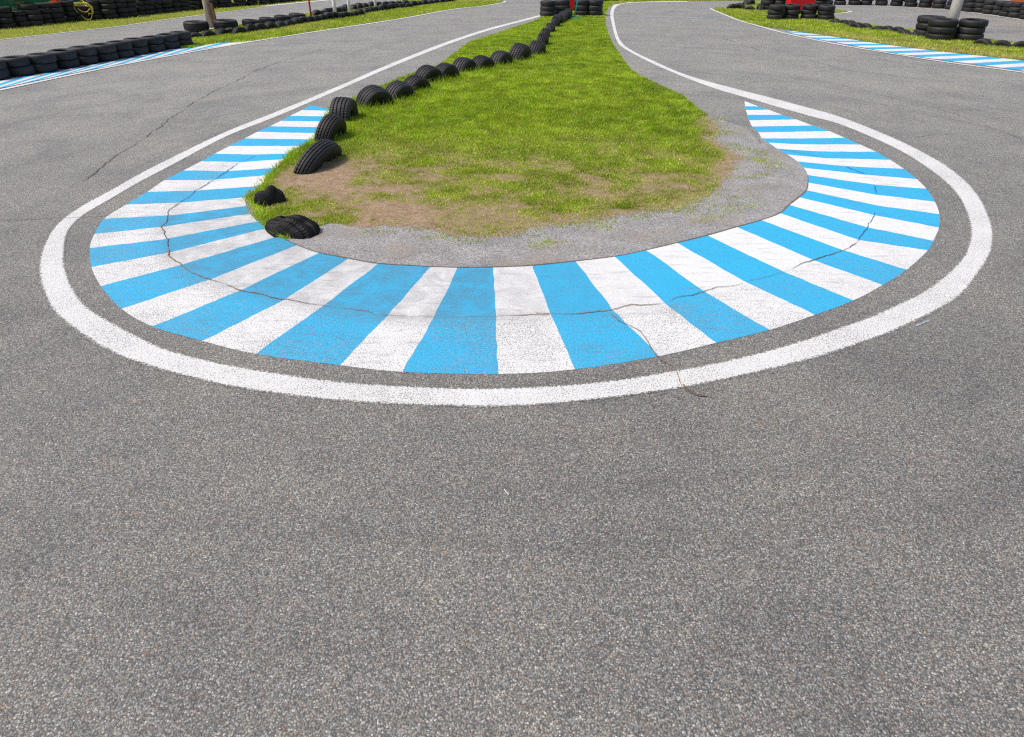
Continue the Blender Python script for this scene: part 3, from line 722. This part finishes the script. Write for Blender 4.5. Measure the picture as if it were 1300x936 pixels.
# big tyres round the wooden post
for px, lab in (((251, 41.5), 'large black tyre lying to the left of the wooden post'), ((288, 39.5), 'large black tyre lying to the right of the wooden post')):
    c = front(px, .33)
    tyre((c.x, c.y, .135+.02), lab, None, TM, random.random(), True, (.03, .02), 1.32, 1.05)
    tyre((c.x+.02, c.y+.03, -.09), lab.replace('large black tyre lying', 'sunken black tyre under the large one'), None, TM, random.random(), True, (0, 0), 1.2, 1.0)
def z2(x, y): return (230+x/8.587, y/8.587)
def z37(x, y): return (370+x/8.587, y/8.587)
r1 = [z2(155,415), z2(300,405), z2(440,380), z2(540,370), z2(640,368), z2(760,350), z2(862,334), z2(967,320), z2(1080,303), z2(1180,285), z2(1262,270)] + [z37(x, y+14) for x, y in [(60,247),(130,242),(205,235),(270,222),(340,212),(400,200),(470,193),(535,186),(590,178),(640,172),(690,164),(740,155),(815,130),(865,120),(915,113),(965,107),(1000,101),(1050,94),(1090,89),(1140,82),(1190,78),(1230,74),(1270,72)]] + [(510+x/8.587, (y+12)/8.587) for x, y in [(60,72),(130,58),(190,50),(250,42),(310,34),(370,27),(430,20),(490,13),(545,6)]]
r2 = [z37(x, y+12) for x, y in [(280,165),(345,158),(395,150),(440,141),(505,132),(550,125),(600,112),(680,95),(740,90),(800,77),(880,67),(950,58),(1030,55),(1100,50),(1165,46),(1240,40)]]
def domes(px, labels, group, mesh=TDF, z=(-.12, -.05), s=(.98, 1.1)):
    P = [G(*p) for p in px]
    for i, p in enumerate(P):
        a = P[max(0, i-1)]; b = P[min(len(P)-1, i+1)]
        tyre((p.x, p.y, random.uniform(*z)), labels[i] if isinstance(labels, list) else labels, group, mesh, math.atan2(b.y-a.y, b.x-a.x)+random.uniform(-.25, .25), tilt=(random.uniform(-.15, .15), 0), s=random.uniform(*s))
domes(r1[:11], [f'half-buried black tyre, {ORD[i]} right of the left kerb stacks' for i in range(11)], 'half-buried tyres along the left verge', TD)
domes(r1[11:], 'half-buried black tyre in the front row past the red post', 'front row tyres past the red post')
domes(r2, 'half-buried black tyre in the back row behind the white posts', 'back row tyres behind the white posts')
for i, px in enumerate([(320,34.5),(341,31.5),(360,28.5),(378,25.6)]):
    c = front(px, .2); tyre((c.x, c.y, .10), f'black tyre lying flat behind the half-buried row, {ORD[i]} from the wooden post', 'flat tyres behind the left verge row', TM, 1, True, (.05, .05), 1.05)

# stacks at the infield head and the right island
for i, (x, y, n) in enumerate([(694.8, 21.8, 3), (713.6, 20.4, 3), (738, 20.4, 3), (755, 20.6, 3)]):
    c = front((x, y), .27)
    stack(c, n, (lambda nm, i=i: f'{nm} black tyre of the {ORD[i]} stack from the left at the infield head'), 'tyre stacks at the head of the infield', 1.02, TS, .95, jit=.02)
for i, (x, y, n) in enumerate([(983.4, 26, 3), (1003, 25.6, 3), (1024.7, 25.3, 3), (1047, 26.4, 3)]):
    c = front((x, y), .27)
    stack(c, n, (lambda nm, i=i: f'{nm} black tyre of the {ORD[i]} stack from the left before the right red box'), 'tyre stacks before the right red box', 1.0, TS, .87, jit=.03)
for i, (x, y, n) in enumerate([(974, 13.5, 3), (989, 13.8, 3), (1040, 14, 4)]):
    stack(front((x, y), .27), n, f'black tyre stacked behind the right red box stacks, {ORD[i]} from the left', 'tyres stacked behind the right red box', 1.0, TF)
domes([(930,11.6),(937.5,11.8),(951,13.2),(964,13.4),(946,6.8),(952.5,6.2)], [f'half-buried black tyre at the tip of the right island, {ORD[i]} from the left' if i < 4 else f'far half-buried tyre behind the right island tip, {ORD[i-4]} from the left' for i in range(6)], 'tyres at the right island tip')
domes([(1060,29.5),(1071,30.6),(1079,33),(1087,36),(1098,36),(1114.5,38.6),(1126,38.4),(1139,41.4),(1148,43.6),(1161,46)], [f'low half-buried tyre, {ORD[i]} right of the red box stacks' for i in range(10)], 'low tyres along the right island', TD, (-.18, -.12), (1, 1.1))
domes([(1247,57.5),(1270.5,60),(1296,61.5)], [f'low half-buried tyre, {ORD[i]} right of the pale pole stacks' for i in range(3)], 'low tyres right of the pale pole', TD, (-.13, -.09), (1, 1.1))
for i, (x, y, who) in enumerate([(1191, 52.4, 'front left'), (1228, 53, 'front right'), (1176, 47.6, 'back left')]):
    stack(front((x, y), .34), 3, (lambda nm, who=who: f'{nm} large tyre of the {who} stack around the pale pole'), 'large tyres around the pale pole', 1.3, TS, .77, jit=.025)

# tyre walls
def wall(px, spacing, heights, label, group, zig=.14, off=.25):
    P = catmull(ground_pts(px), 8); P, s = resample(P, spacing)
    for i, p in enumerate(P):
        d = Vector((p[0], p[1], 0)).normalized(); q = Vector((p[0], p[1], 0))+d*(off+(zig if i % 2 else 0))
        n = heights(i) if callable(heights) else heights
        stack(q, n, label, group, random.uniform(.86, .93), TF, jit=.05)
wall([(-25,40.5),(0,37.8),(29,35.3),(74.5,30.2),(104.8,27.2),(150,24.2),(191.7,19),(234.8,14.4),(283,10.1)], .43, lambda i: [4, 4, 4, 3, 4][i % 5] if i < 16 else 3, 'black tyre heaped in the tyre wall along the far left verge', 'tyres heaped in the far left wall')
wall([(289,9.6),(334.8,6.2),(380,1.2)], .55, 3, 'black tyre in the far left wall beyond the wooden post', 'wall tyres beyond the wooden post', 0)
wall([(1048,6.6),(1121.5,7.4),(1190,11.0),(1222,14.2)], .53, 2, 'black tyre in the two-high wall behind the right lane', 'tyres in the low wall behind the right lane', 0)
wall([(1229,15.3),(1250,17.6),(1300,25),(1335,31)], .46, 3, 'black tyre in the three-high wall below the terracotta panels', 'wall tyres below the terracotta panels', .16)
wall([(764,2.3),(800,1.0),(860,.7),(945,.5)], .62, 1, 'lone black tyre in the far row at the end of the right lane', 'far row tyres past the start line', 0)

# ------------------------------------------------------------------ posts, boxes, fences
def post(name, px, r0, r1, h, m, label, cat, lean=(0, 0), group=None, cap=None, z0=0):
    p = G(*px); bm = bmesh.new(); n = 7
    tube(bm, [(lean[0]*h*k/n, lean[1]*h*k/n, h*k/n+z0) for k in range(n+1)], [r0+(r1-r0)*k/n for k in range(n+1)], 14)
    if cap:
        e = empty(name, p, label, cat, group); link_bm('pole', bm, m, e, True)
        b2 = bmesh.new(); tube(b2, [(lean[0]*h, lean[1]*h, h+.002), (lean[0]*h, lean[1]*h, h+.03)], [r1*1.15, r1*1.05], 14); link_bm('cap', b2, cap, e, False)
        return e
    o = link_bm(name, bm, m, None, True); o.location = p
    return tag(o, label, cat, group)
e = empty('wooden_post', G(268, 35), 'pale wooden utility post rising from tyres on left verge', 'post')
bm = bmesh.new(); tube(bm, [(-.01*k, 0, .7*k) for k in range(8)], [.105-.002*k for k in range(8)], 14); link_bm('pole', bm, M['wood'], e, True)
bm = bmesh.new(); box(bm, (.19, -.06, .36), (.10, .06, .72), .008, Matrix.Rotation(-.06, 3, 'Y')); link_bm('brace', bm, M['old_wood'], e)
bm = bmesh.new(); box(bm, (.10, -.03, .34), (.07, .05, .66), .006); link_bm('brace', bm, M['old_wood'], e)
post('red_post', (395.3, 23), .032, .032, 2.2, M['red_post'], 'thin red post standing on the left verge', 'post', (-.012, 0), cap=M['red_post'])
for px, r, lab in (((425.6,19.2), .066, 'thick white post nearest the red post'), ((443.7,16.6), .058, 'white post between the thickest and farthest white posts'), ((476.8,11), .056, 'white post well right of the other two white posts'), ((508.3,4.6), .03, 'thin grey-white post farthest along the left verge tyres')):
    post('white_post', px, r, r, 2.3, M['white_post'], lab, 'post', (0, 0), 'white posts on the left verge', cap=M['white_post'])
post('pale_pole', (1204, 42.5), .155, .12, 5.0, M['steel'], 'thick pale pole rising out of stacked large tyres', 'pole', (.005, 0), cap=M['white_post'])

# teal stand in front of the infield stacks
g = G(729, 23.6); e = empty('flag_stand', g, 'leaning teal stand on crossed feet before infield head stacks', 'stand')
bm = bmesh.new(); tube(bm, [(0, 0, .02), (.26, .1, 1.5)], .022, 8); link_bm('pole', bm, M['teal'], e, True)
for a, b in (((-.72, .02, .02), (.30, -.08, .02)), ((-.25, -.14, .024), (.22, .35, .024))):
    bm = bmesh.new(); c = (Vector(a)+Vector(b))/2; d = Vector(b)-Vector(a)
    box(bm, c, (d.length, .055, .03), .004, Matrix.Rotation(math.atan2(d.y, d.x), 3, 'Z')); link_bm('foot', bm, M['teal'], e)

def cabinet(name, c, s, label, lid, yaw=0):
    e = empty(name, c, label, 'box'); e.rotation_euler = (0, 0, yaw)
    bm = bmesh.new(); box(bm, (0, 0, s[2]/2+.06), s, .03); link_bm('body', bm, M['red'], e)
    bm = bmesh.new(); box(bm, (0, 0, s[2]+.09), (s[0]+.06, s[1]+.06, .05), .015); link_bm('lid', bm, lid, e)
    for sx in (-1, 1):
        bm = bmesh.new(); box(bm, (sx*s[0]*.38, 0, .03), (.08, s[1]*.8, .06), .005); link_bm('foot', bm, M['old_wood'], e)
    return e
c = front((1013, 17.2), .3); cabinet('red_box', c, (.93, .55, 1.15), 'red box standing behind the right island tyre stacks', M['red'], .03)
b = front((1031.5, 17), .1); bm = bmesh.new(); tube(bm, [(0, 0, 0), (-.06, 0, 1.5)], .03, 8); o = link_bm('thin_pole', bm, M['white_post'], None, True); o.location = b; tag(o, 'thin grey pole leaning at right side of the right red box', 'pole')
c = front((727, 14.8), .2); cabinet('red_box', c, (.55, .35, 1.2), 'narrow red box behind the stacks at the infield head', M['red'])
yb = front((727, 14.8), .55)
e = empty('pale_board', yb, 'long pale blue board behind the infield head stacks', 'board')
bm = bmesh.new(); box(bm, (-.02, 0, .92), (1.75, .03, .62), .004); link_bm('panel', bm, M['board'], e)
for sx in (-.75, .75):
    bm = bmesh.new(); box(bm, (sx, .04, .6), (.06, .04, 1.2), .004); link_bm('leg', bm, M['white_post'], e)

# green sheet fence behind the far-left tyres
base = [G(*p) for p in ((-40,37),(210,14))]
d = (base[1]-base[0]); L = d.length; d.normalize(); nrm = Vector((-d.y, d.x, 0))
if nrm.y < 0: nrm = -nrm
s0 = base[0]+nrm*.95; fe = empty('green_fence', s0, 'green corrugated sheet fence behind the far left tyre wall', 'fence')
fe.rotation_euler = (0, 0, math.atan2(d.y, d.x))
bm = bmesh.new(); n = int(L/.04); prev = None
for i in range(n+1):
    x = L*i/n; y = .018*math.sin(x/.19*2*math.pi); cur = [bm.verts.new((x, y, z)) for z in (.05, 2.0)]
    if prev: bm.faces.new((prev[0], cur[0], cur[1], prev[1]))
    prev = cur
link_bm('sheet_panel', bm, M['green_sheet'], fe, True)
for i in range(int(L/2.4)+1):
    bm = bmesh.new(); box(bm, (.05+i*2.4, .07, 1.02), (.06, .06, 2.04), .005); link_bm('fence_post', bm, M['old_wood'], fe)
for z in (.5, 1.6):
    bm = bmesh.new(); box(bm, (L/2, .045, z), (L, .04, .06), .004); link_bm('rail', bm, M['old_wood'], fe)

# shrubs between fence and tyres
def shrub(px, back, h, w, label):
    p = front(px, back); e = empty('shrub', p, label, 'plant')
    bm = bmesh.new()
    for k in range(7):
        a = random.random()*6.28; tube(bm, [(0, 0, 0), (math.cos(a)*w*.2, math.sin(a)*w*.2, h*.5), (math.cos(a)*w*.45, math.sin(a)*w*.4, h*random.uniform(.75, 1))], [.012, .008, .003], 5)
    link_bm('stem', bm, M['stem'], e)
    bm = bmesh.new()
    for k in range(900):
        u = random.random()**.6; a = random.random()*6.28; z = random.uniform(.2, 1)*h
        r = w*.5*(.45+.6*math.sin(math.pi*min(1, z/h*.85)))*u
        c = Vector((math.cos(a)*r, math.sin(a)*r, z+random.gauss(0, .03))); l = random.uniform(.05, .11)
        d1 = Vector((random.gauss(0, 1), random.gauss(0, 1), random.gauss(-.2, .7))).normalized(); d2 = d1.cross(Vector((random.random()-.5, random.random()-.5, random.random()))).normalized()
        vs = [bm.verts.new(c-d1*l*.5), bm.verts.new(c+d2*l*.2), bm.verts.new(c+d1*l*.5), bm.verts.new(c-d2*l*.2)]; bm.faces.new(vs)
    link_bm('foliage', bm, M['leaf'], e)
shrub((37, 34), .42, 1.25, .62, 'leafy green shrub rising behind tyres left of the orange cone')
shrub((126, 26), .62, 1.2, .6, 'leafy green shrub rising behind tyres right of yellow hose')

# orange cone on the tyre wall
wc = front((78, 29.8), .36); e = empty('traffic_cone', (wc.x, wc.y, .625), 'orange traffic cone with white band standing on the tyre wall', 'cone')
bm = bmesh.new(); box(bm, (0, 0, .015), (.30, .30, .03), .006); link_bm('base', bm, M['orange'], e)
def conebm(z0, z1):
    bm = bmesh.new(); tube(bm, [(0, 0, z0), (0, 0, z1)], [.115-.17*z0, .115-.17*z1], 20); return bm
for z0_, z1_, m, nm in ((.03, .16, M['orange'], 'cone_body'), (.16, .30, M['white_post'], 'white_band'), (.30, .50, M['orange'], 'cone_tip')): link_bm(nm, conebm(z0_, z1_), m, e, True)

# yellow hose coil hanging over the wall
wf = front((100, 27), -.02); Yp = wf.y
def loop(pts, r): 
    q = catmull([(V(x/8.587, y/8.587, Yp).x, V(x/8.587, y/8.587, Yp).z) for x, y in pts], 10)
    return [Vector((a, Yp-.03+.03*math.sin(i*.35), b)) for i, (a, b) in enumerate(q)]
bm = bmesh.new()
for pts in ([(705,48),(760,38),(850,30),(940,35),(985,60),(975,110),(930,132),(870,105),(815,62),(780,42)],
            [(710,52),(800,50),(900,40),(970,48),(1010,90),(1015,150),(985,210),(930,200),(860,140),(810,70),(790,30)],
            [(700,55),(780,44),(880,52),(960,64),(990,85),(960,128),(900,128)],
            [(720,44),(800,32),(900,26),(960,36),(1000,70),(1015,130)],
            [(880,0),(920,20),(975,50),(1005,80),(1018,140),(975,145)],
            [(705,50),(790,58),(890,64),(975,70)], [(715,46),(800,44),(880,38),(960,52)]):
    tube(bm, loop(pts, .014), .012, 7)
tag(link_bm('hose', bm, M['hose'], None, True), 'coiled yellow hose hung over the far left tyre wall', 'hose')

# terracotta panels and a pale rail behind the right wall
def panel_wall(pxa, pxb, back, h, label, m=M['terra']):
    a, b = G(*pxa), G(*pxb); d = b-a; L = d.length; nn = Vector((-d.y, d.x, 0)).normalized()
    if nn.dot(a) < 0: nn = -nn
    e = empty('panel_wall', a+nn*back, label, 'wall'); e.rotation_euler = (0, 0, math.atan2(d.y, d.x))
    bm = bmesh.new(); box(bm, (L/2, 0, h/2), (L, .1, h), .01); link_bm('panel', bm, m, e)
    bm = bmesh.new(); box(bm, (L/2, 0, h+.035), (L+.06, .16, .06), .01); link_bm('coping', bm, M['steel'], e)
    bm = bmesh.new(); box(bm, (L+.02, -.09, h/2), (.12, .06, h), .008); link_bm('pilaster', bm, M['old_wood'], e)
panel_wall((1247,16.5),(1277,21), 1.0, 1.9, 'terracotta wall panel left of the dark gap')
panel_wall((1285.5,22),(1345,33), 1.0, 1.9, 'terracotta wall panel at the right edge of the picture')
panel_wall((1160,8),(1176,9), 1.4, 1.5, 'short terracotta wall beside the pale panel', M['terra'])
panel_wall((1180,9.3),(1206,11.5), 1.4, 1.5, 'short pale panel left of the thick pale pole', M['board'])
for px, lab, m in (((1229.5,11.5), 'red short post right of the pale pole', M['red']), ((1236,12.2), 'pale short post between red post and terracotta panel', M['white_post']), ((1124,6.2), 'pale post behind the low tyre wall', M['white_post'])):
    post('short_post', px, .07, .07, 1.4, m, lab, 'post', cap=M['white_post'])

# ------------------------------------------------------------------ light
w = bpy.data.worlds.new('World'); sc.world = w; w.use_nodes = True; nt = w.node_tree
bg = nt.nodes['Background']; sky = nt.nodes.new('ShaderNodeTexSky'); sky.sky_type = 'NISHITA'; sky.sun_disc = False
EL, AZ = math.radians(57), math.radians(-104)      # azimuth from +Y towards +X
sky.sun_elevation = EL; sky.sun_rotation = AZ; sky.air_density = 1.0; sky.dust_density = 3.0; sky.ozone_density = 1.0
nt.links.new(sky.outputs[0], bg.inputs[0]); bg.inputs[1].default_value = .138
sun = bpy.data.lights.new('sun', 'SUN'); sun.energy = 2.65; sun.angle = math.radians(14); sun.color = (1, .92, .82)
so = bpy.data.objects.new('sun', sun); col.objects.link(so)
sd = Vector((math.sin(AZ)*math.cos(EL), math.cos(AZ)*math.cos(EL), math.sin(EL)))
so.rotation_euler = (-sd).to_track_quat('-Z', 'Y').to_euler(); so.location = sd*40
sc.view_settings.view_transform = 'Standard'; sc.view_settings.look = 'None'; sc.view_settings.exposure = 0
sc.cycles.use_denoising = False; sc.cycles.filter_width = 1.2; sc.cycles.use_adaptive_sampling = False
sc.cycles.max_bounces = 5; sc.cycles.diffuse_bounces = 3; sc.cycles.glossy_bounces = 2
print('tyres', NT_[0])
